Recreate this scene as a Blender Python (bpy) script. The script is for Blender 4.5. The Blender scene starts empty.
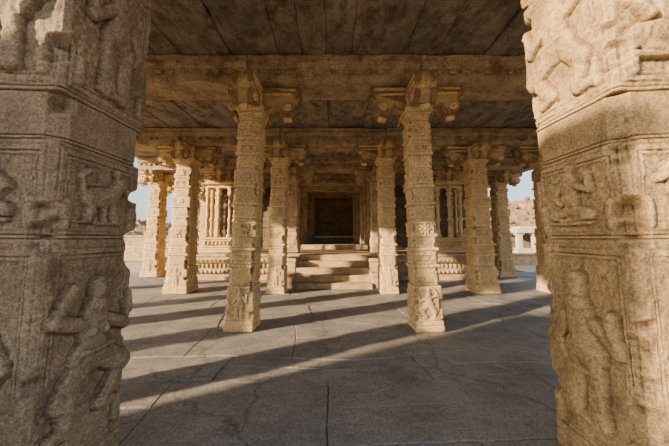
import bpy, math, random
import numpy as np
from mathutils import Vector, Matrix
random.seed(7); np.random.seed(7)
SC=bpy.context.scene
COL=SC.collection

# ---------------------------------------------------------------- noise
def _h(i,j,k):
    n=(i*374761393+j*668265263+k*1274126177)&0xffffffff
    n=((n^(n>>13))*1274126177)&0xffffffff
    return ((n^(n>>16))&0xffff)/65535.0
def vnoise(x,y,z):
    x=np.asarray(x,float);y=np.asarray(y,float);z=np.asarray(z,float)
    x,y,z=np.broadcast_arrays(x,y,z)
    xi=np.floor(x).astype(np.int64);yi=np.floor(y).astype(np.int64);zi=np.floor(z).astype(np.int64)
    fx=x-xi;fy=y-yi;fz=z-zi
    fx=fx*fx*(3-2*fx);fy=fy*fy*(3-2*fy);fz=fz*fz*(3-2*fz)
    r=0
    for a in (0,1):
        for b in (0,1):
            for c in (0,1):
                w=(fx if a else 1-fx)*(fy if b else 1-fy)*(fz if c else 1-fz)
                r=r+w*_h(xi+a+1000,yi+b+1000,zi+c+1000)
    return r*2-1
def fbm(x,y,z,o=3):
    r=0;a=1;f=1
    for i in range(o):
        r=r+a*vnoise(x*f+i*17.3,y*f+i*5.1,z*f+i*9.7);a*=.5;f*=2.03
    return r

# ---------------------------------------------------------------- mesh builder
class MB:
    def __init__(s): s.v=[];s.f=[];s.n=0
    def add(s,v,f,M=None):
        v=np.asarray(v,float).reshape(-1,3)
        if M is not None:
            R=np.array(M.to_3x3());t=np.array(M.translation)
            v=v@R.T+t
        s.v.append(v)
        n=s.n
        s.f.extend([tuple(i+n for i in q) for q in f])
        s.n+=len(v)
    def noise(s,amp,sc):
        V=np.vstack(s.v)
        d=np.stack([fbm(V[:,0]*sc+o,V[:,1]*sc,V[:,2]*sc,2) for o in (0,31,57)],1)*amp
        s.v=[V+d];return s
    def mesh(s,name,mat,sharp=35,smooth=True):
        me=bpy.data.meshes.new(name)
        V=np.vstack(s.v)
        me.from_pydata(V.tolist(),[],s.f)
        me.materials.append(mat)
        if smooth:
            me.polygons.foreach_set('use_smooth',[True]*len(me.polygons))
            me.set_sharp_from_angle(angle=math.radians(sharp))
        me.update()
        return me

def box_vf(x0,x1,y0,y1,z0,z1,b=0.012,nx=1,ny=1,nz=1):
    def ax(a,c,n):
        bb=min(b,(c-a)*.3)
        return np.concatenate([[a],np.linspace(a+bb,c-bb,n+1),[c]])
    X=ax(x0,x1,nx);Y=ax(y0,y1,ny);Z=ax(z0,z1,nz)
    idx={};V=[];F=[]
    lx,ly,lz=len(X)-1,len(Y)-1,len(Z)-1
    def vid(i,j,k):
        key=(i,j,k)
        if key in idx:return idx[key]
        bx=(i in(0,lx));by=(j in(0,ly));bz=(k in(0,lz))
        x,y,z=X[i],Y[j],Z[k]
        if bx+by+bz>=2:
            q=.45 if bx+by+bz==2 else .6
            if bx:x+= (X[1]-X[0])*q*(1 if i==0 else -1)
            if by:y+= (Y[1]-Y[0])*q*(1 if j==0 else -1)
            if bz:z+= (Z[1]-Z[0])*q*(1 if k==0 else -1)
        idx[key]=len(V);V.append((x,y,z));return idx[key]
    for i in range(lx):
        for j in range(ly):
            F.append((vid(i,j,0),vid(i,j+1,0),vid(i+1,j+1,0),vid(i+1,j,0)))
            F.append((vid(i,j,lz),vid(i+1,j,lz),vid(i+1,j+1,lz),vid(i,j+1,lz)))
    for i in range(lx):
        for k in range(lz):
            F.append((vid(i,0,k),vid(i+1,0,k),vid(i+1,0,k+1),vid(i,0,k+1)))
            F.append((vid(i,ly,k),vid(i,ly,k+1),vid(i+1,ly,k+1),vid(i+1,ly,k)))
    for j in range(ly):
        for k in range(lz):
            F.append((vid(0,j,k),vid(0,j,k+1),vid(0,j+1,k+1),vid(0,j+1,k)))
            F.append((vid(lx,j,k),vid(lx,j+1,k),vid(lx,j+1,k+1),vid(lx,j,k+1)))
    return V,F
def lathe_vf(prof,n=16,cx=0,cy=0):
    V=[];F=[]
    for r,z in prof:
        for i in range(n):
            a=2*math.pi*i/n
            V.append((cx+r*math.cos(a),cy+r*math.sin(a),z))
    m=len(prof)
    for k in range(m-1):
        for i in range(n):
            j=(i+1)%n
            F.append((k*n+i,k*n+j,(k+1)*n+j,(k+1)*n+i))
    F.append(tuple(range(n-1,-1,-1)));F.append(tuple((m-1)*n+i for i in range(n)))
    return V,F
def prism_vf(prof,length,segs=1):
    V=[];F=[];m=len(prof)
    for s in range(segs+1):
        x=length*s/segs
        for y,z in prof:V.append((x,y,z))
    for s in range(segs):
        for i in range(m):
            j=(i+1)%m
            F.append((s*m+i,(s+1)*m+i,(s+1)*m+j,s*m+j))
    F.append(tuple(range(m)));F.append(tuple(segs*m+i for i in range(m-1,-1,-1)))
    return V,F
def blob_vf(c,r,seg=12,rings=8):
    V=[];F=[]
    for i in range(rings+1):
        th=math.pi*i/rings
        for j in range(seg):
            ph=2*math.pi*j/seg
            V.append((c[0]+r[0]*math.sin(th)*math.cos(ph),c[1]+r[1]*math.sin(th)*math.sin(ph),c[2]-r[2]*math.cos(th)))
    for i in range(rings):
        for j in range(seg):
            k=(j+1)%seg
            F.append((i*seg+j,i*seg+k,(i+1)*seg+k,(i+1)*seg+j))
    return V,F

# ---------------------------------------------------------------- materials
def stone(name,c1,c2,c3,scale=1.0,bump=.5,rough=.88,grain=1.0,crev=True,spec=.2,stain=.6,coarse=.6,cracks=False,stretch=None,cp=(.43,.55),gs=60,gd=.38,cd=.85):
    m=bpy.data.materials.new(name);m.use_nodes=True
    N=m.node_tree.nodes;L=m.node_tree.links
    N.clear()
    out=N.new('ShaderNodeOutputMaterial');b=N.new('ShaderNodeBsdfPrincipled')
    L.new(b.outputs[0],out.inputs[0])
    b.inputs['Roughness'].default_value=rough
    b.inputs['Specular IOR Level'].default_value=spec
    tc=N.new('ShaderNodeTexCoord');oi=N.new('ShaderNodeObjectInfo')
    ad=N.new('ShaderNodeVectorMath');ad.operation='ADD'
    sc=N.new('ShaderNodeVectorMath');sc.operation='SCALE';sc.inputs['Scale'].default_value=37
    L.new(oi.outputs['Location'],sc.inputs[0])
    L.new(tc.outputs['Object'],ad.inputs[0]);L.new(sc.outputs[0],ad.inputs[1])
    big=ad
    if stretch:
        big=N.new('ShaderNodeVectorMath');big.operation='MULTIPLY';big.inputs[1].default_value=stretch
        L.new(ad.outputs[0],big.inputs[0])
    def noise(s,d=6,r=.6,src=None):
        n=N.new('ShaderNodeTexNoise');n.inputs['Scale'].default_value=s*scale
        n.inputs['Detail'].default_value=d;n.inputs['Roughness'].default_value=r
        L.new((src or ad).outputs[0],n.inputs['Vector']);return n
    n1=noise(1.6,src=big);n2=noise(5.5,8,.7,src=big);n3=noise(gs,5,.8);n6=noise(2.7,8,.72,src=big)
    r1=N.new('ShaderNodeValToRGB');r1.color_ramp.elements[0].position=.36;r1.color_ramp.elements[1].position=.64
    r1.color_ramp.elements[0].color=(*c1,1);r1.color_ramp.elements[1].color=(*c2,1)
    L.new(n1.outputs['Fac'],r1.inputs['Fac'])
    mx=N.new('ShaderNodeMixRGB');mx.blend_type='MIX';L.new(r1.outputs[0],mx.inputs[1]);mx.inputs[2].default_value=(*c3,1)
    r2=N.new('ShaderNodeValToRGB');r2.color_ramp.elements[0].position=.48;r2.color_ramp.elements[1].position=.72
    L.new(n2.outputs['Fac'],r2.inputs['Fac']);L.new(r2.outputs[0],mx.inputs[0])
    mg=N.new('ShaderNodeMixRGB');mg.blend_type='MULTIPLY';mg.inputs[0].default_value=.85*grain
    r3=N.new('ShaderNodeValToRGB');r3.color_ramp.elements[0].position=.40;r3.color_ramp.elements[1].position=.58
    r3.color_ramp.elements[0].color=(gd,gd*.95,gd*.92,1);r3.color_ramp.elements[1].color=(1.15,1.13,1.09,1)
    L.new(n3.outputs['Fac'],r3.inputs['Fac']);L.new(mx.outputs[0],mg.inputs[1]);L.new(r3.outputs[0],mg.inputs[2])
    ms=N.new('ShaderNodeMixRGB');ms.blend_type='MULTIPLY';ms.inputs[0].default_value=stain
    r5=N.new('ShaderNodeValToRGB');r5.color_ramp.elements[0].position=.36;r5.color_ramp.elements[1].position=.52
    r5.color_ramp.elements[0].color=(.45,.40,.37,1);r5.color_ramp.elements[1].color=(1,1,1,1)
    L.new(n6.outputs['Fac'],r5.inputs['Fac']);L.new(mg.outputs[0],ms.inputs[1]);L.new(r5.outputs[0],ms.inputs[2])
    last=ms
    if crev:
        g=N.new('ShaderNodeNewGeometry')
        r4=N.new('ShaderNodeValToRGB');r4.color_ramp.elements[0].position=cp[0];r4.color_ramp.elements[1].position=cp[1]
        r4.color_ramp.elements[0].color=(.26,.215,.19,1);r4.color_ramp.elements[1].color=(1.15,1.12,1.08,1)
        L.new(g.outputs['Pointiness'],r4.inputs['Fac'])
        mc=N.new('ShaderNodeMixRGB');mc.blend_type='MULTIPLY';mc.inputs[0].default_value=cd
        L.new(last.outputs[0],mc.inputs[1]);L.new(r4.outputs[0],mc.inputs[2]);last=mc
    if cracks:
        vo=N.new('ShaderNodeTexVoronoi');vo.feature='DISTANCE_TO_EDGE';vo.inputs['Scale'].default_value=.6
        nd=noise(3,4,.6);av=N.new('ShaderNodeVectorMath');av.operation='SCALE';av.inputs['Scale'].default_value=.4
        a2=N.new('ShaderNodeVectorMath');a2.operation='ADD'
        L.new(nd.outputs['Color'],av.inputs[0]);L.new(av.outputs[0],a2.inputs[0]);L.new(ad.outputs[0],a2.inputs[1]);L.new(a2.outputs[0],vo.inputs['Vector'])
        r6=N.new('ShaderNodeValToRGB');r6.color_ramp.elements[0].position=.0;r6.color_ramp.elements[1].position=.012
        r6.color_ramp.elements[0].color=(.4,.39,.38,1);r6.color_ramp.elements[1].color=(1,1,1,1)
        L.new(vo.outputs['Distance'],r6.inputs['Fac'])
        mk=N.new('ShaderNodeMixRGB');mk.blend_type='MULTIPLY';mk.inputs[0].default_value=.7
        L.new(last.outputs[0],mk.inputs[1]);L.new(r6.outputs[0],mk.inputs[2]);last=mk
    L.new(last.outputs[0],b.inputs['Base Color'])
    n4=noise(22,7,.75);n5=noise(110,4,.75)
    b1=N.new('ShaderNodeBump');b1.inputs['Strength'].default_value=bump*coarse;b1.inputs['Distance'].default_value=.025
    b2=N.new('ShaderNodeBump');b2.inputs['Strength'].default_value=bump;b2.inputs['Distance'].default_value=.010
    L.new(n4.outputs['Fac'],b1.inputs['Height']);L.new(n5.outputs['Fac'],b2.inputs['Height'])
    L.new(b1.outputs[0],b2.inputs['Normal']);L.new(b2.outputs[0],b.inputs['Normal'])
    return m
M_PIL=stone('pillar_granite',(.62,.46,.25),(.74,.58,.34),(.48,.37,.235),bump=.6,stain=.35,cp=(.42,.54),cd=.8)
M_NEARB=stone('pillar_granite_sun_toned',(.42,.31,.17),(.53,.40,.23),(.31,.235,.145),bump=.7,stain=.55,coarse=.35,cp=(.43,.53),gs=110,gd=.45,cd=.85)  # near granite with warm sun tone and frame-edge dimming put into the colour
M_NEAR_SHADE=stone('pillar_granite_shade_toned',(.31,.25,.18),(.41,.335,.245),(.22,.185,.14),bump=.7,stain=.55,coarse=.35,cp=(.43,.53),gs=110,gd=.45,cd=.85)  # same granite, shade and frame-edge dimming put into a darker, greyer colour
M_BEAM=stone('beam_granite',(.42,.325,.215),(.54,.425,.29),(.20,.155,.11),crev=False,stain=.85)
M_CEIL=stone('ceiling_granite',(.26,.23,.19),(.46,.405,.335),(.13,.112,.095),scale=1.5,crev=False,stain=.9,bump=.9,coarse=1,stretch=(1.3,.8,1))
M_FLOOR=stone('floor_granite',(.23,.227,.225),(.31,.302,.29),(.16,.16,.162),scale=.9,bump=.75,rough=.68,crev=False,spec=.3,stain=.6,cracks=True,grain=.8)
M_PLAT=stone('plinth_granite',(.48,.355,.215),(.58,.44,.28),(.33,.25,.17),crev=False)
M_WALL=stone('wall_granite',(.17,.13,.095),(.24,.185,.13),(.11,.085,.065),crev=False)
M_JOINT=stone('joint_earth',(.12,.115,.11),(.15,.145,.14),(.09,.085,.08),crev=False)
M_GROUND=stone('dry_ground',(.46,.36,.25),(.54,.43,.31),(.34,.29,.20),scale=.2,crev=False,stain=.2)
M_ROCK=stone('hill_rock',(.22,.145,.10),(.34,.235,.16),(.05,.055,.025),scale=.22,crev=False,bump=.6)
M_WHITE=stone('pale_plaster',(.44,.41,.36),(.52,.48,.42),(.36,.33,.29),crev=False,stain=.3)
M_DOOR=stone('doorway_granite',(.50,.385,.255),(.60,.465,.32),(.30,.23,.16),crev=False,stain=.8)

# ---------------------------------------------------------------- object helpers
def put(name,me,loc=(0,0,0),parent=None,rot=(0,0,0),scale=(1,1,1),**kw):
    o=bpy.data.objects.new(name,me);COL.objects.link(o)
    o.location=loc;o.rotation_euler=rot;o.scale=scale
    if parent:o.parent=parent
    for k,v in kw.items():o[k]=v
    return o
def empty(name,loc,rot=(0,0,0),scale=(1,1,1),**kw):
    o=put(name,None,loc,None,rot,scale,**kw);o.empty_display_size=.3;return o

# ---------------------------------------------------------------- relief
def caps(U,Wv,L):
    H=np.zeros_like(U)
    for (x1,y1,x2,y2,r,h) in L:
        dx,dy=x2-x1,y2-y1;l=dx*dx+dy*dy
        t=np.clip(((U-x1)*dx+(Wv-y1)*dy)/l,0,1) if l>0 else 0
        d=np.hypot(U-x1-t*dx,Wv-y1-t*dy)/r
        H=np.maximum(H,h*np.sqrt(np.clip(1-d*d,0,1)))
    return H
DANCE=[(0,.80,0,.80,.09,1.1),(0,.87,0,.97,.055,.8),(0,.72,0,.52,.115,1),(-.05,.46,.07,.46,.12,1),(.07,.44,.27,.30,.085,.95),(.27,.30,.10,.08,.06,.8),
 (.1,.06,.2,.04,.04,.6),(-.05,.44,-.2,.24,.085,.95),(-.2,.24,-.15,.03,.06,.8),(-.15,.02,-.26,.02,.04,.6),(.1,.69,.3,.60,.05,.8),(.3,.6,.34,.82,.042,.7),
 (-.1,.69,-.3,.76,.05,.8),(-.3,.76,-.2,.95,.042,.7),(-.05,.63,-.05,.63,.05,1.25),(.06,.63,.06,.63,.05,1.25),(-.12,.5,.14,.5,.03,1.15)]
STAND=[(0,.82,0,.82,.085,1.1),(0,.9,0,1.0,.06,.8),(0,.74,0,.52,.11,1),(-.03,.48,.03,.48,.13,.95),(.07,.46,.08,.05,.07,.9),(-.07,.46,-.08,.05,.07,.9),
 (.12,.7,.22,.52,.05,.8),(.22,.52,.14,.40,.04,.8),(-.12,.7,-.24,.56,.05,.8),(-.24,.56,-.22,.78,.04,.75),(-.12,.03,.12,.03,.04,.7),(-.1,.35,.1,.35,.03,1.05)]
SEAT=[(0,.80,0,.80,.11,1.1),(0,.9,0,.98,.08,.8),(0,.66,0,.40,.15,1.05),(0,.44,0,.44,.16,1.2),(-.05,.22,-.32,.16,.10,1),(.05,.22,.32,.16,.10,1),(-.32,.14,.05,.08,.07,.9),
 (.32,.14,.1,.06,.06,.85),(.15,.64,.33,.5,.065,.85),(.33,.5,.2,.36,.055,.9),(-.15,.64,-.36,.56,.065,.85),(-.36,.56,-.34,.82,.05,.75),(-.35,.02,.35,.02,.035,.7)]
BEAST=[(-.25,.42,.18,.48,.17,1),(.28,.72,.28,.72,.15,1.15),(.18,.55,.26,.68,.14,1.05),(.36,.66,.46,.62,.07,.9),(.14,.4,.22,.06,.075,.9),(.0,.36,.02,.06,.06,.7),(-.22,.36,-.3,.06,.08,.9),
 (-.32,.4,-.16,.06,.06,.7),(-.4,.48,-.46,.75,.04,.7),(-.46,.75,-.34,.86,.045,.7),(-.4,.02,.36,.02,.03,.6),(.22,.86,.2,.94,.05,.7)]
ROS=[(0,.5,0,.5,.15,1.1)]+[(.23*math.cos(a),.5+.23*math.sin(a),.36*math.cos(a),.5+.36*math.sin(a),.09,.8) for a in [i*math.pi/4 for i in range(8)]]
FIG={'dance':DANCE,'stand':STAND,'seat':SEAT,'beast':BEAST,'ros':ROS}
def panel(fig,z0,z1,amp,mirror=1,frame=.012,er=0,side=True):
    ph=z1-z0
    def f(U,Z,half):
        sc=min(ph*.84,half*2*1.08)
        if fig in('dance','stand'): sc=min(ph*.90,half*2*1.4)
        if er: sc*=.94
        zc=z0+ph*.5-sc*.5
        wn=.005 if er else .006
        Uw=U+wn*vnoise(U*14,Z*14,z0*9);Zw=Z+wn*vnoise(U*14+7,Z*14,z0*5)
        H=caps(Uw/sc*mirror,(Zw-zc)/sc,FIG[fig])
        H=np.where(H>0,(.30+.70*H),0)*amp
        if er: H=H*np.clip(.92+.35*vnoise(U*8,Z*8,z0*2),.55,1.1)
        ed=np.minimum(half*.93-np.abs(U),np.minimum(Z-z0,z1-Z))
        fr=np.where((ed>.006)&(ed<.03),frame,0)
        fr=fr+np.where((ed>.036)&(ed<.048),frame*.7,0)
        wear=np.clip(.6+1.3*vnoise(U*5+3,Z*5,z0*3),0,1)
        H=np.maximum(H,fr*wear)
        if er:
            u=U/half;v=(Z-z0)/ph
            for sx in(-.74,.74):
                H=np.maximum(H,caps((u-sx)*half,(v-.06)*ph,[(0,.10,0,.10,.020,1),(0,.075,0,.01,.026,.9)])*amp*.5)
            H=H+er*(vnoise(U*30,Z*30,z0*7)*.5+vnoise(U*60,Z*60,z0*3)*.5)
        return H
    return f
def lotus(z0,z1,amp):
    def f(U,Z,half):
        zc=(z0+z1)/2;hh=(z1-z0)/2
        q=np.abs(U)/half+np.abs(Z-zc)/hh
        return amp*np.clip(1-q,0,1)*1.3+amp*.6*(np.cos(q*22)>.3)*(q<.95)
    return f
def scal(z0,z1,amp,n=3,per=.11):
    def f(U,Z,half):
        k=np.floor((Z-z0)/per);fr=(Z-z0)/per-k
        x=(U/half*n*.5+.5*(k%2));x=x-np.floor(x)-.5
        return amp*np.clip(1.15-fr-2.2*x*x,0,1)**.6
    return f
def bandr(amp,per):
    def f(U,Z,half):
        return amp*np.abs(np.sin(Z*math.pi/per))**.5*(.7+.3*np.abs(np.sin(U*60)))
    return f
def niche(z0,z1,amp):
    def f(U,Z,half):
        h=z1-z0;v=(Z-z0)/h;u=U/half
        L=[(-.55,.1,-.55,.55,.10,.8),(.55,.1,.55,.55,.10,.8),(-.7,.05,.7,.05,.06,.9),(-.65,.60,.65,.60,.06,1),(-.45,.72,.45,.72,.06,.95),(-.25,.82,.25,.82,.06,.9),(0,.9,0,.93,.1,1.1),
           (0,.42,0,.42,.14,1.1),(0,.28,0,.15,.22,.9)]
        return caps(u,v,L)*amp
    return f

CH={'sq':1.93,'cs':1.78}
def shaft_vf(bands,n,dz,nz_amp=.004,seed=0,taper=0,H=3.3,chip=0):
    t=np.linspace(-1,1,n,endpoint=False)
    px=[];py=[];nx=[];ny=[];tt=[]
    for k in range(4):
        c,s=[(1,0),(0,1),(-1,0),(0,-1)][k]
        x,y=t,-np.ones_like(t)
        px.append(x*c-y*s);py.append(x*s+y*c);nx.append(np.full(n,s*1.0));ny.append(np.full(n,-c*1.0));tt.append(t)
    px=np.concatenate(px);py=np.concatenate(py);nx=np.concatenate(nx);ny=np.concatenate(ny);tt=np.concatenate(tt)
    rows=[]
    for (z0,z1,half,kd,rel) in bands:
        ch=min(.008,(z1-z0)*.25)
        K=max(2,int((z1-z0)/dz)+1)
        zs=np.concatenate([[z0+.0005],np.linspace(z0+ch,z1-ch,K),[z1-.0005]])
        hs=np.full(len(zs),half);hs[0]-=ch;hs[-1]-=ch
        s=np.ones_like(px);ab=np.abs(px)+np.abs(py)
        s=np.minimum(s,CH[kd]/ab)
        Z=np.repeat(zs[:,None],4*n,1);Hh=np.repeat(hs[:,None],4*n,1)
        Hh=Hh*(1-taper*(Z/H))
        X=px[None]*s[None]*Hh;Y=py[None]*s[None]*Hh
        if rel is not None:
            hh=np.zeros_like(Z)
            for k in range(4):
                fn=rel[k] if isinstance(rel,(list,tuple)) else rel
                if fn is None: continue
                mk=slice(k*n,(k+1)*n)
                hh[:,mk]=fn(tt[None,mk]*Hh[:,mk],Z[:,mk],half)
            fade=np.clip((1-np.abs(tt))*8,0,1)[None]*np.clip(np.minimum(Z-z0,z1-Z)/.01,0,1)
            X=X+nx[None]*hh*fade;Y=Y+ny[None]*hh*fade
        rows.append(np.stack([X,Y,Z],2))
    G=np.vstack(rows)
    R=G.shape[0];m=4*n
    V=G.reshape(-1,3).copy()
    r=np.hypot(V[:,0],V[:,1])
    d=fbm(V[:,0]*5+seed,V[:,1]*5,V[:,2]*5,2)*nz_amp*1.3+fbm(V[:,0]*35+seed,V[:,1]*35,V[:,2]*35,2)*nz_amp*.5
    if chip:
        mxx=np.maximum(np.abs(V[:,0]),np.abs(V[:,1]));cr=(np.abs(V[:,0])+np.abs(V[:,1]))/mxx-1
        cornerness=np.clip((cr-.68)/.22,0,1)
        c=np.clip(fbm(V[:,0]*4+seed,V[:,1]*4,V[:,2]*9,3)-.05,0,1)
        d=d-chip*cornerness*c
    V[:,0]*=1+d/r;V[:,1]*=1+d/r
    i=np.arange(R-1)[:,None]*m;j=np.arange(m)[None];j2=(j+1)%m
    F=np.stack([i+j,i+j2,i+m+j2,i+m+j],2).reshape(-1,4).tolist()
    F=[tuple(q) for q in F]
    F.append(tuple(range(m-1,-1,-1)));F.append(tuple((R-1)*m+q for q in range(m)))
    return V,F

def capital_vf(hw=.2,L=(.58,.58,.5,.5),hgt=.36,seed=0):
    mb=MB()
    mb.add(*box_vf(-hw*1.08,hw*1.08,-hw*1.08,hw*1.08,0.0,hgt,.03,6,6,6))
    for z,a,h in((-.10,1.0,.04),(-.06,1.12,.05),(-.01,1.22,.07)):
        mb.add(*box_vf(-hw*a,hw*a,-hw*a,hw*a,z,z+h,.015,8,8,1))
    for k,l in enumerate(L):
        if l<.1: continue
        w=.145
        top=hgt
        P=[(0,top),(0,.03),(hw*1.1,.02),(l*.45,.06),(l*.54,.13),(l*.60,.12),(l*.64,.05),(l*.72,-.03),(l*.90,-.04),(l*1.0,.02),(l*1.02,.11),(l*.93,.17),(l*.95,.20),(l*1.06,.22),(l*1.12,.28),(l*1.12,top)]
        V=[];m=len(P)
        WS=[-w,-w*.9,-w*.55,-w*.4,w*.4,w*.55,w*.9,w]
        for s_i,s in enumerate(WS):
            k2=[.97,1,1.0,.93,.93,1.0,1,.97][s_i]
            for r,z in P: V.append((r*k2,s,z+(0 if z>=top else (1-k2)*.3)))
        F=[]
        for a in range(len(WS)-1):
            for i in range(m):
                j=(i+1)%m;F.append((a*m+i,a*m+j,(a+1)*m+j,(a+1)*m+i))
        F.append(tuple(range(m-1,-1,-1)));F.append(tuple((len(WS)-1)*m+i for i in range(m)))
        Mx=Matrix.Rotation([0,math.pi,-math.pi/2,math.pi/2][k],4,'Z')
        mb.add(V,F,Mx)
        mb.add(*box_vf(l*.74,l*.92,-.05,.05,-.09,-.03,.02),Mx)
        for sg in(-1,1):
            V,F=lathe_vf([(.05,-.01),(.055,.010),(.035,.014),(.02,.012),(.001,.014)],10)
            mb.add(V,F,Mx@Matrix.Translation((l*.84,sg*w,.06))@Matrix.Rotation(-sg*math.pi/2,4,'X'))
            mb.add(*box_vf(hw,l*.95,sg*w-.012,sg*w+.014,.225,.265,.008),Mx)
            mb.add(*box_vf(hw,l*1.04,sg*w-.010,sg*w+.020,.30,.345,.008),Mx)
    mb.noise(.018,9)
    return mb

def std_bands(H,w,figs,amp=.022):
    pat=[('sq',.46,0),('cs',.04,'m'),('cs',.20,'p'),('sq',.045,'m'),('cs',.18,'s'),('sq',.045,'m'),('cs',.14,'p'),('sq',.22,1),('cs',.04,'m'),('cs',.18,'p'),('sq',.045,'m'),('cs',.20,'l'),('sq',.045,'m'),('sq',.20,2),('cs',.04,'m'),('cs',.18,'p'),('sq',.045,'m'),('cs',.18,'n'),('sq',.045,'m'),('sq',.20,3),('cs',.04,'m'),('cs',.14,'b')]
    tot=sum(p[1] for p in pat);z=0;out=[]
    for kd,h,r in pat:
        h=h*H/tot;z1=z+h
        if r=='m': out.append((z,z1,w*(1.05 if kd=='sq' else .90),kd,None))
        elif r=='p': out.append((z,z1,w*.955,kd,None))
        elif r=='s': out.append((z,z1,w*.955,kd,scal(z,z1,.011,3,h/3)))
        elif r=='l': out.append((z,z1,w*.955,kd,lotus(z,z1,.012)))
        elif r=='n': out.append((z,z1,w*.955,kd,niche(z,z1,.016)))
        elif r=='b': out.append((z,z1,w*.955,kd,bandr(.008,h/3)))
        else:
            fg=[figs[(r+k)%len(figs)] for k in range(4)]
            out.append((z,z1,w*1.0,kd,[panel(g,z+.01,z1-.01,amp,1 if k%2 else -1,.007) for k,g in enumerate(fg)]))
        z=z1
    return out

def make_pillar_meshes(tag,H,w,n,dz,figs,mat,seed,taper=.12,L=(.60,.60,.5,.5),bands=None,amp=.020,nz=.006,chip=.10,cw=None):
    cap=.36
    Hs=H-cap-.14
    mb=MB()
    bw=w*1.04
    mb.add(*box_vf(-bw,bw,-bw,bw,0,.085,.015,8,8,1));mb.add(*box_vf(-bw*.98,bw*.98,-bw*.98,bw*.98,.08,.15,.015,8,8,1));mb.noise(.006,8)
    base=mb.mesh('base_'+tag,mat)
    mb=MB();V,F=shaft_vf(bands or std_bands(Hs,w,figs,amp),n,dz,nz,seed=seed,taper=taper,H=Hs,chip=chip)
    mb.add(V,F);sh=mb.mesh('shaft_'+tag,mat,sharp=45)
    cp=capital_vf((cw or w*(1-taper)),L,cap,seed).mesh('capital_'+tag,mat)
    return dict(base=base,shaft=sh,capital=cp,H=H,Hs=Hs)
def pillar(P,x,y,z=0,lean=0,rot=0,label='',group=None,name='carved_stone_pillar',sc=(1,1,1)):
    e=empty(name,(x,y,z),(0,math.radians(lean),0),sc,label=label,category='pillar')
    if group:e['group']=group
    put('base',P['base'],(0,0,0),e)
    put('shaft',P['shaft'],(0,0,.14),e,(0,0,rot))
    put('capital',P['capital'],(0,0,P['H']-.36),e)
    return e

ZB=3.41
def near_bands(a,b,Hs,w,mir):
    def four(i,z0,z1,amp,er=.006):
        return [panel(f[i],z0,z1,amp,mir,.008,er) for f in (a,b,a,b)]
    return [(0,.12,w*.96,'sq',scal(0,.12,.010,5,.06)),
      (.12,1.10,w*.955,'sq',four(0,.14,1.06,.050)),
      (1.10,1.112,w*.953,'cs',None),
      (1.112,1.50,w*.955,'sq',four(1,1.13,1.48,.036)),
      (1.50,1.512,w*.953,'cs',None),
      (1.512,1.70,w*.95,'cs',None),
      (1.70,1.715,w*.965,'sq',None),
      (1.715,2.45,w*.96,'sq',four(2,1.73,2.43,.048)),
      (2.45,2.47,w*.955,'cs',None),
      (2.47,Hs,w*.97,'sq',four(3,2.48,Hs-.01,.04))]
Hs=ZB-.5
PN1=make_pillar_meshes('near_a',ZB,.25,92,.0058,None,M_NEAR_SHADE,3,taper=-.035,nz=.005,chip=.09,bands=near_bands(('stand','seat','stand','seat'),('dance','beast','stand','seat'),Hs,.25,1))
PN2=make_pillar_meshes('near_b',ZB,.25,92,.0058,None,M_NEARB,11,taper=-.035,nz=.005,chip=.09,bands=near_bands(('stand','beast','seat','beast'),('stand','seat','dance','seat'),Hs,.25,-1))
PA=make_pillar_meshes('aisle_a',ZB,.188,38,.0095,['stand','beast','ros','seat'],M_PIL,21,taper=.17,L=(.62,.30,.5,.5))
PB=make_pillar_meshes('aisle_b',ZB,.188,38,.0095,['dance','ros','seat','beast'],M_PIL,33,taper=.17)
PC=make_pillar_meshes('row_c',ZB,.20,22,.018,['stand','ros','beast','dance'],M_PIL,44)
PD=make_pillar_meshes('row_d',ZB,.265,24,.018,['stand','dance','ros','seat'],M_PIL,55,L=(.66,.66,.5,.5),taper=.27)
PE=make_pillar_meshes('inner_e',ZB-.785,.19,14,.025,['ros','stand','beast','seat'],M_PLAT,66)

pillar(PN1,-1.37,1.30,0,.5,label='weathered granite pillar, shade in its colour, with dancing figure relief')
pillar(PN2,1.41,1.30,0,-.8,label='sunlit granite pillar, sun tone in its colour, with standing deity relief')
pillar(PA,-1.27,3.9,0,1.2,label='slender carved granite pillar with one broken bracket arm')
pillar(PB,1.26,3.9,0,-1.2,label='slender carved granite pillar with scrolled bracket capital')
G='pillars of the open hall'
for x in(-5.9,-3.6,3.6):  # outermost left pillar is unseen, added to stripe the sunlight on the floor
    pillar(PC,x,1.3,0,0,label='carved granite pillar at the open edge of the hall',group=G)
for x in(-3.6,3.75): pillar(PC,x,3.9,0,0,label='carved granite pillar in the side aisle',group=G)
for x in(-1.31,1.22):
    pillar(PC,x,6.35,0,.4 if x<0 else -.4,label='carved granite pillar flanking the foot of the stone steps',group=G)
for x in(-3.55,3.42):
    pillar(PD,x,6.45,0,.5 if x<0 else -1.0,label='broad carved granite pillar with large scroll bracket',group=G)
for x,y in((-5.9,3.9),(-5.9,6.45),(5.9,3.9),(5.02,6.45),(-5.2,11.0),(-6.1,10.7)):
    pillar(PC,x,y,label='carved granite pillar on the outer row',group=G)
for x,y in((5.5,9.05),(-5.9,9.05)):
    pillar(PD,x,y,label='broad carved granite pillar beside the open side of the hall',group=G)
for x in(-1.33,1.33):
    pillar(PE,x,8.75,.785,label='short carved pillar standing on the raised platform',group='pillars on the platform')
for x in(-3.4,3.4):
    pillar(PE,x,10.9,.785,label='short carved pillar standing on the raised platform',group='pillars on the platform')

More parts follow.
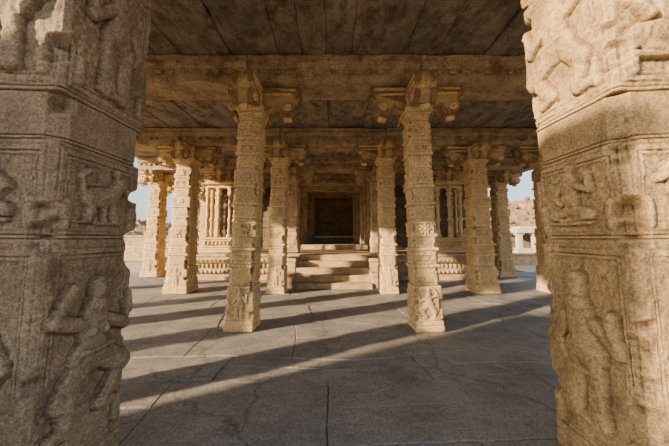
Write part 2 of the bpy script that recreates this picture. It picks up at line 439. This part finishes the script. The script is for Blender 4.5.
# ---------------------------------------------------------------- composite pillars
def composite_meshes(H):  # pale granite on all but the core stands in for blocked sunlight
    d={}
    mb=MB()
    z=0
    for hw,h in((.5,.10),(.44,.07),(.47,.05),(.40,.12),(.46,.06),(.5,.07)):
        mb.add(*box_vf(-hw,hw,-hw,hw,z,z+h,.02,8,8,1));z+=h
    for i in range(7):
        mb.add(*blob_vf((-.36+i*.12,-.42,.28),(.045,.05,.055)));mb.add(*blob_vf((-.42,-.36+i*.12,.28),(.05,.045,.055)));mb.add(*blob_vf((.42,-.36+i*.12,.28),(.05,.045,.055)))
    mb.noise(.008,8);d['base']=mb.mesh('base_comp',M_PIL);zb=z
    mb=MB();Hc=H-.36-.25
    V,F=shaft_vf(std_bands(Hc-zb,.17,['stand','ros','dance','seat'],.025),14,.03,.004);V[:,2]+=zb;mb.add(V,F);d['core']=mb.mesh('core_comp',M_WALL)
    mb=MB();h=Hc-zb
    prof=[(.08,0),(.095,.02),(.095,.05),(.05,.07),(.065,.12),(.046,.2),(.05,.32),(.075,.34),(.075,.37),(.048,.4),(.046,.55),(.052,.62),(.08,.65),(.052,.68),(.05,.82),(.075,.86),(.09,.9),(.06,.93),(.10,1.0)]
    mb.add(*lathe_vf([(r,zb+q*h) for r,q in prof],10));mb.noise(.006,9);d['colonette']=mb.mesh('colonette_comp',M_PIL)
    mb=MB();z=Hc
    for hw,hh in((.42,.06),(.36,.05),(.46,.06),(.40,.08)):
        mb.add(*box_vf(-hw,hw,-hw,hw,z,z+hh,.015,8,8,1));z+=hh
    mb.noise(.01,8);d['entablature']=mb.mesh('entabl_comp',M_PIL)
    d['capital']=capital_vf(.24,(.6,.6,.5,.5),.36).mesh('capital_comp',M_PIL);d['H']=H
    return d
def composite(C,x,y,z,label):
    e=empty('composite_pillar',(x,y,z),label=label,category='pillar',group='composite pillars with slender colonettes')
    put('base',C['base'],parent=e);put('shaft',C['core'],parent=e);put('entablature',C['entablature'],parent=e)
    put('capital',C['capital'],(0,0,C['H']-.36),e)
    for cx,cy in((-.35,-.35),(0,-.37),(.35,-.35),(-.36,0),(.36,0),(-.34,.3),(.34,.3)):
        put('colonette',C['colonette'],(cx,cy,0),e)
CP=composite_meshes(ZB-.785)
composite(CP,-3.62,8.85,.785,'composite granite pillar with clustered colonettes on platform edge')
composite(CP,3.58,8.85,.785,'composite granite pillar with clustered colonettes on platform edge')

# ---------------------------------------------------------------- beams
BP=[(-.25,0),(.25,0),(.25,.10),(.22,.12),(.22,.21),(.27,.24),(.27,.385),(-.27,.385),(-.27,.32),(-.255,.31),(-.275,.30),(-.27,.24),(-.245,.22),(-.22,.21),(-.22,.125),(-.25,.11)]
def beam(x0,x1,y,z,label,mat=M_BEAM):
    L=x1-x0-.012
    mb=MB();V,F=prism_vf(BP,L,max(2,int(L/.06)));mb.add(V,F)
    V=mb.v[0]
    d=fbm(V[:,0]*5+x0*3,V[:,1]*5+y*7,V[:,2]*5,4)*.024
    V[:,1]+=d*np.sign(V[:,1]);V[:,2]+=np.where(V[:,2]<.3,d*.9,0)
    n=int(L/.16)
    for i in range(n):
        if random.random()<.8:
            mb.add(*box_vf(.05+i*L/n,.05+i*L/n+random.uniform(.06,.1),-.252,-.2,.13,.20,.014))
    me=mb.mesh('lintel_mesh',mat)
    return put('lintel_beam',me,(x0+.006,y,z+random.uniform(-.006,.006)),label=label,category='beam',group='stone lintel beams')
for y,xs in((1.3,(-6.3,-3.6,-1.31,1.31,3.6,6.3)),(3.9,(-6.3,-3.6,-1.23,1.22,3.75,6.3)),(6.45,(-6.3,-3.6,-1.28,1.22,3.42,6.3)),(8.8,(-6.3,-3.5,-1.33,1.33,3.5,6.3)),(10.95,(-6.3,-3.4,3.4,6.3))):
    for a,b in zip(xs[:-1],xs[1:]):
        beam(a,b,y,ZB,'heavy carved granite beam resting on pillar brackets')
mb=MB()
ys=[-.55,1.3,3.9,6.45,8.8,10.95,12.4]
CZ=ZB+.385
for y0,y1 in zip(ys[:-1],ys[1:]):
    x=-6.5;X=[x]
    while x<6.4:
        x+=random.uniform(.32,.8);X.append(min(x,6.5))
    if X[-1]<6.5:X.append(6.5)
    for a,c in zip(X[:-1],X[1:]):
        dz=random.uniform(-.025,.025)
        mb.add(*box_vf(a+.002,c-.002,y0+.004,y1-.004,CZ+.03+dz,CZ+.25,.010,4,14,1))
mb.noise(.016,4)
mb.add(*box_vf(-6.7,6.7,-.7,16,CZ+.24,CZ+.45,.02))
put('ceiling',mb.mesh('ceiling_mesh',M_CEIL),kind='structure')

# ---------------------------------------------------------------- floor
mb=MB()
y=-2.2
def slab(mb,x0,x1,y0,y1):
    g=.003;z=random.uniform(-.007,.005);tx=random.uniform(-.005,.005);ty=random.uniform(-.005,.005)
    nx=max(3,int((x1-x0)/.12));ny=max(3,int((y1-y0)/.12))
    xs=np.concatenate([[x0+g,x0+g],np.linspace(x0+g+.006,x1-g-.006,nx),[x1-g,x1-g]])
    yy=np.concatenate([[y0+g,y0+g],np.linspace(y0+g+.006,y1-g-.006,ny),[y1-g,y1-g]])
    X,Y=np.meshgrid(xs,yy);Z=np.full_like(X,z)+tx*(X-x0)+ty*(Y-y0)
    Z[1,:]-=.005;Z[-2,:]-=.005;Z[:,1]-=.005;Z[:,-2]-=.005
    Z[0,:]=-.08;Z[-1,:]=-.08;Z[:,0]=-.08;Z[:,-1]=-.08
    a,b=X.shape
    V=np.stack([X,Y,Z],2).reshape(-1,3)
    F=[(j*b+i,j*b+i+1,(j+1)*b+i+1,(j+1)*b+i) for j in range(a-1) for i in range(b-1)]
    mb.add(V,F)
while y<9.5:
    h=random.uniform(.5,1.2);x=-6.7-random.random()
    while x<6.8:
        w=random.uniform(.6,2.0)
        if random.random()<.4:
            q=random.uniform(.35,.65);slab(mb,x,x+w,y,y+h*q);slab(mb,x,x+w,y+h*q,y+h)
        else: slab(mb,x,x+w,y,y+h)
        x+=w
    y+=h
V=np.vstack(mb.v)
X0=V[:,0].copy();Y0=V[:,1].copy()
V[:,0]+=.30*np.sin(Y0*.5+1)+.12*vnoise(X0*.8,Y0*.8,0*X0)+.014*vnoise(X0*6,Y0*6,0*X0)
V[:,1]+=.12*np.sin(X0*.4+.5)+.14*vnoise(X0*.7+9,Y0*.7,0*X0+3)+.014*vnoise(X0*6+5,Y0*6,0*X0)
V[:,2]+=np.where(V[:,2]>-.03,.0035*fbm(X0*2.5,Y0*2.5,0*X0,3),0)
mb.v=[V]
nfl=mb.n
mb.add(*box_vf(-7.2,7.2,-2.6,16,-.9,-.020,.02))
me=mb.mesh('floor_mesh',M_FLOOR,sharp=9)
me.materials.append(M_JOINT)
idx=[1 if p.vertices[0]>=nfl else 0 for p in me.polygons]
me.polygons.foreach_set('material_index',idx)
put('floor',me,kind='structure')

# ---------------------------------------------------------------- platform
PH=.77
prof=[(-.10,0),(-.10,.10),(-.03,.12),(-.03,.17),(-.09,.19),(-.12,.25),(-.09,.31),(-.02,.33),(-.02,.48),(-.09,.50),(-.13,.55),(-.13,.60),(-.07,.62),(-.07,.67),(-.12,.69),(-.12,PH)]
mb=MB()
W=4.15;y0=8.3;y1=11.55
pts=[(-W,y1,-1,0),(-W,y0,-1,-1)]+[(-W+2*W*i/60,y0,0,-1) for i in range(1,60)]+[(W,y0,1,-1),(W,y1,1,0)]
V=[];m=len(prof)
for (x,y,nx,ny) in pts:
    for o,z in prof: V.append((x-o*nx,y-o*ny,z))
F=[]
for i in range(len(pts)-1):
    for k in range(m-1):
        F.append((i*m+k,(i+1)*m+k,(i+1)*m+k+1,i*m+k+1))
F.append(tuple(i*m+m-1 for i in range(len(pts)))) 
mb.add(V,F)
x=-W+.1
while x<W-.05:
    if abs(x)>1.0:
        mb.add(*blob_vf((x,y0-.10,.245),(.05,.045,.055),10,6))
        mb.add(*box_vf(x-.045,x+.02,y0-.06,y0+.02,.345,.465,.012))
        mb.add(*box_vf(x-.03,x+.03,y0-.155,y0-.1,.555,.6,.01))
    x+=.13
V=np.vstack(mb.v);V+=np.stack([fbm(V[:,0]*4+a,V[:,1]*4,V[:,2]*4,2) for a in(0,7,13)],1)*.005;mb.v=[V]
put('raised_platform',mb.mesh('platform_mesh',M_PLAT),label='moulded granite platform with lotus band and dentils',category='platform')
SX=-.05
st=empty('stone_staircase',(SX,0,0),label='broad worn granite steps climbing to the raised platform',category='steps')
ns=5
for i in range(ns):
    y0=6.74+i*.29;z1=PH*(i+1)/ns-.012;z0=PH*i/ns
    mb=MB();hw=.97
    mb.add(*box_vf(-hw,hw,y0,8.145,max(0,z0-.03),z1-.002,.005,6,2,1))
    put('step',mb.mesh('step_mesh',M_PLAT),parent=st)
for s in(-1,1):
    mb=MB();x0=.98 if s>0 else -1.22
    mb.add(*box_vf(x0,x0+.24,7.3,8.14,0,.66,.015,2,3,4));mb.add(*box_vf(x0,x0+.24,6.8,7.3,0,.34,.015,2,3,3))
    mb.add(*box_vf(x0-.02,x0+.26,7.27,8.14,.60,.70,.015,2,3,1));mb.add(*box_vf(x0-.02,x0+.26,6.77,7.3,.28,.36,.015,2,3,1))
    mb.noise(.004,5)
    put('balustrade',mb.mesh('balustrade_mesh',M_PLAT),parent=st)
ZF=PH+.20
mb=MB()
mb.add(*box_vf(-1.35,1.35,11.1,11.42,PH+.003,PH+.19,.010,8,1,1))
put('threshold_step',mb.mesh('threshold_mesh',M_DOOR),label='low granite threshold step before the shrine doorway',category='steps')

# ---------------------------------------------------------------- walls
def masonry(mb,x0,x1,z0,z1,y,t,ch=.42,dd=.02):
    z=z0
    while z<z1-.01:
        h=min(ch*random.uniform(.85,1.15),z1-z)
        if z1-z-h<.12:h=z1-z
        x=x0
        while x<x1-.01:
            w=min(random.uniform(.6,1.3),x1-x)
            if x1-x-w<.25:w=x1-x
            d=random.uniform(0,dd)
            mb.add(*box_vf(x+.003,x+w-.003,y+d,y+t,z+.003,z+h-.003,.012));x+=w
        z+=h
mb=MB();Y=11.7;FW=1.72;FT=3.66
masonry(mb,-6.5,-FW-.01,0,CZ,Y,.5);masonry(mb,FW+.01,6.5,0,CZ,Y,.5)
for x in(-5.9,-4.7,-3.4,-2.3,2.3,3.4,4.7,5.9):
    z0=0 if abs(x)>4.3 else PH
    mb.add(*box_vf(x-.16,x+.16,Y-.1,Y+.05,z0,3.3,.02,2,1,8));mb.add(*box_vf(x-.22,x+.22,Y-.14,Y+.05,2.95,3.2,.03))
put('wall_back',mb.mesh('wall_back_mesh',M_WALL),kind='structure')
mb=MB()
for s in(-1,1):
    mb.add(*box_vf(s*1.9-.12,s*1.9+.12,12.25,15.35,PH-.02,CZ,.02))
z=PH;k=0
while z<CZ-.05:
    mb.add(*box_vf(-2,2,15.15-.09*(k%2),15.7,z,z+.17,.015));z+=.175;k+=1
put('wall_shrine',mb.mesh('shrine_wall_mesh',M_DOOR),kind='structure')
def frame(y,w,zb,zt,layers,label,t=.12,mat=M_WALL,lt=None,st=.10):
    lt=lt or t
    e=empty('carved_doorway',(-.04,y,zb),label=label,category='doorway')
    jm=MB();lm=MB()
    for i in range(layers):
        a=w-i*t;ww=t;d=-.22+i*st
        for s in(-1,1):
            x0=s*a if s<0 else a-ww
            jm.add(*box_vf(x0,x0+ww,d,d+.42,0,zt-zb-i*lt,.02,1,1,12))
            k=0
            while k*.16<zt-zb-i*lt-.1 and i%2==0:
                jm.add(*blob_vf((x0+ww/2,d,.09+k*.16),(.035,.03,.05),8,6));k+=1
        lm.add(*box_vf(-a,a,d,d+.42,zt-zb-(i+1)*lt,zt-zb-i*lt,.02,14,1,1))
        for k in range(int(a*2/.2)):
            lm.add(*box_vf(-a+.06+k*.2,-a+.15+k*.2,d-.02,d+.05,zt-zb-(i+.75)*lt,zt-zb-(i+.25)*lt,.01))
    lm.add(*box_vf(-w,w,-.3,.3,zt-zb,zt-zb+.1,.02,14,1,1))
    lm.add(*blob_vf((0,-.22,zt-zb-lt*1.2),(.13,.09,.14)))
    jm.noise(.006,7);lm.noise(.006,7)
    put('jamb',jm.mesh('jamb_mesh',mat),parent=e);put('lintel',lm.mesh('doorlintel_mesh',mat),parent=e)
frame(11.74,FW-.05,ZF,FT,4,'outer shrine doorway with nested carved bands',.12,M_DOOR,.09,.14)
frame(13.2,1.28,ZF,3.56,4,'inner shrine doorway with nested bands in deep shade',.08,M_DOOR,.08,.12)
mb=MB()
masonry(mb,-1.75,-1.34,ZF,CZ,13.4,.3);masonry(mb,1.27,1.75,ZF,CZ,13.4,.3)
put('wall_inner',mb.mesh('wall_inner_mesh',M_DOOR),kind='structure')
mb=MB();mb.add(*box_vf(-1.65,1.65,11.5,15.05,PH-.02,ZF-.01,.02));put('floor_shrine_1',mb.mesh('shrine_floor',M_DOOR),kind='structure')  # raised floor slab inside the shrine

# ---------------------------------------------------------------- outside
mb=MB();n=90
xs=np.linspace(-260,260,n);yy=np.linspace(-120,330,n)
XX,YY=np.meshgrid(xs,yy)
ZZ=-.95+.25*fbm(XX*.05,YY*.05,0*XX,3)*np.clip((np.hypot(XX,YY-5)-14)/20,0,1)
V=np.stack([XX,YY,ZZ],2).reshape(-1,3)
F=[(j*n+i,j*n+i+1,(j+1)*n+i+1,(j+1)*n+i) for j in range(n-1) for i in range(n-1)]
mb.add(V,F);put('ground',mb.mesh('ground_mesh',M_GROUND),kind='structure')
def hill(cx,cy,rx,ry,h,seed,label):
    mb=MB();n=230
    u=np.linspace(-1,1,n);U,Wv=np.meshgrid(u,u)
    r=np.hypot(U,Wv)
    X=cx+U*rx;Y=cy+Wv*ry
    base=np.clip(1-r*r,0,1)**.8
    nn=fbm(X*.04+seed,Y*.04,0*X,3)
    cell=np.abs(fbm(X*.18+seed,Y*.18,0*X+3,3))
    Z=-2+h*base*(1+.3*nn)+base*3*(1-cell)+base*2.0*fbm(X*.5,Y*.5,0*X,3)
    V=np.stack([X,Y,Z],2).reshape(-1,3)
    F=[(j*n+i,j*n+i+1,(j+1)*n+i+1,(j+1)*n+i) for j in range(n-1) for i in range(n-1)]
    mb.add(V,F);put('rocky_hill',mb.mesh('hill_mesh',M_ROCK,20),label=label,category='hill')
    def zf(x,y):
        i=int((x-cx+rx)/(2*rx)*(n-1));j=int((y-cy+ry)/(2*ry)*(n-1));return Z[min(max(j,0),n-1),min(max(i,0),n-1)]
    return zf
zf=hill(72,100,50,36,11,3,'brown boulder-strewn granite hill under pale sky')
hill(-120,150,80,50,8,9,'low distant rocky granite hill')
bm_=[]
for k in range(3):
    mb=MB();V,F=blob_vf((0,0,0),(1,.85,.75),22,16);V=np.array(V)
    d=1+.22*fbm(V[:,0]*1.1+k*9,V[:,1]*1.1,V[:,2]*1.1,3);V*=d[:,None];mb.add(V,F);bm_.append(mb.mesh('boulder_mesh',M_ROCK,60))
for i in range(50):
    x=random.uniform(48,88);y=random.uniform(74,100)
    s=random.uniform(.4,1.3)
    put('boulder',bm_[i%3],(x,y,zf(x,y)+s*.5),rot=(random.random()*.4,random.random()*.4,random.random()*6),scale=(s,s*1.1,s*.95),label='rounded brown granite boulder on the hillside',category='boulder',group='hillside boulders')
pv=empty('stone_pavilion',(31,41,-.9),scale=(1,1,.95),label='pale weathered pillared pavilion standing in the outer court',category='pavilion')
mb=MB();mb.add(*box_vf(-5,5,-2,2,0,.7,.03));put('base',mb.mesh('pav_base',M_WHITE),parent=pv)
mb=MB();mb.add(*box_vf(-5.3,5.3,-2.3,2.3,3.0,3.35,.04));mb.add(*box_vf(-4.8,4.8,-1.9,1.9,3.35,3.75,.04));mb.add(*box_vf(-4.2,4.2,-1.5,1.5,3.75,4.0,.04))
put('roof',mb.mesh('pav_roof',M_WHITE),parent=pv)
mb=MB();mb.add(*box_vf(-.35,.35,-.3,.3,.7,3.05,.03));mb.add(*box_vf(-.55,.55,-.4,.4,2.7,3.0,.03));mm=mb.mesh('pav_post',M_WHITE)
for i in range(5):
    put('post',mm,(-4.5+i*2.25,-1.6,0),parent=pv)
mb=MB();mb.add(*box_vf(-5,5,1.5,1.9,.7,3.0,.03));put('rear_wall',mb.mesh('pav_wall',M_WALL),parent=pv)
mb=MB();masonry(mb,8,60,-.95,-.12,0,.5,.4);mb.add(*box_vf(8,60,-.1,.6,-.14,.0,.03,20,1,1))
put('court_wall',mb.mesh('courtwall_mesh',M_PLAT),(0,22,0),label='low pale granite enclosure wall of the courtyard',category='wall')
mb=MB();masonry(mb,8,50,-.95,1.3,0,.5,.4);mb.add(*box_vf(8,50,-.1,.6,1.28,1.45,.03,20,1,1))
put('court_wall',mb.mesh('courtwall_mesh2',M_PLAT),(-58,26,0),label='higher weathered granite enclosure wall of the courtyard',category='wall')
mb=MB();masonry(mb,-6.6,-2.75,-.02,2.9,-1.15,.4,.45);mb.add(*box_vf(-6.62,-2.72,-1.2,-.7,2.9,3.05,.03,16,1,1));mb.noise(.008,4)  # unseen wall added to cast shade over the near floor
put('sun_block_wall',mb.mesh('sun_block_mesh',M_PLAT),label='added granite block wall out of view, shading the near floor',category='wall')

# ---------------------------------------------------------------- light
sd=bpy.data.lights.new('sun','SUN');sd.energy=22.0;sd.color=(1,.73,.43);sd.angle=math.radians(1.2)
so=bpy.data.objects.new('sun',sd);COL.objects.link(so)
el=math.radians(15.5)
tr=Vector((.875*math.cos(el),.485*math.cos(el),-math.sin(el)))
so.rotation_euler=tr.to_track_quat('-Z','Y').to_euler()
w=bpy.data.worlds.new('world');SC.world=w;w.use_nodes=True
N=w.node_tree.nodes;L=w.node_tree.links
bg=N['Background'];sk=N.new('ShaderNodeTexSky');sk.sky_type='NISHITA';sk.sun_disc=False
sk.sun_elevation=math.radians(20);sk.sun_rotation=math.atan2(-.875,-.485)
sk.dust_density=3
mxw=N.new('ShaderNodeMixRGB');mxw.inputs[0].default_value=.65;mxw.inputs[2].default_value=(2.3,2.4,2.5,1)
L.new(sk.outputs[0],mxw.inputs[1]);L.new(mxw.outputs[0],bg.inputs[0]);bg.inputs[1].default_value=.50

cd=bpy.data.cameras.new('camera');cam=bpy.data.objects.new('camera',cd);COL.objects.link(cam)
cd.lens=14.7;cd.sensor_width=36;cd.shift_y=-.0135;cd.clip_start=.05;cd.clip_end=1000
cam.location=(0,0,1.24);cam.rotation_euler=(math.radians(95),0,0)
SC.camera=cam
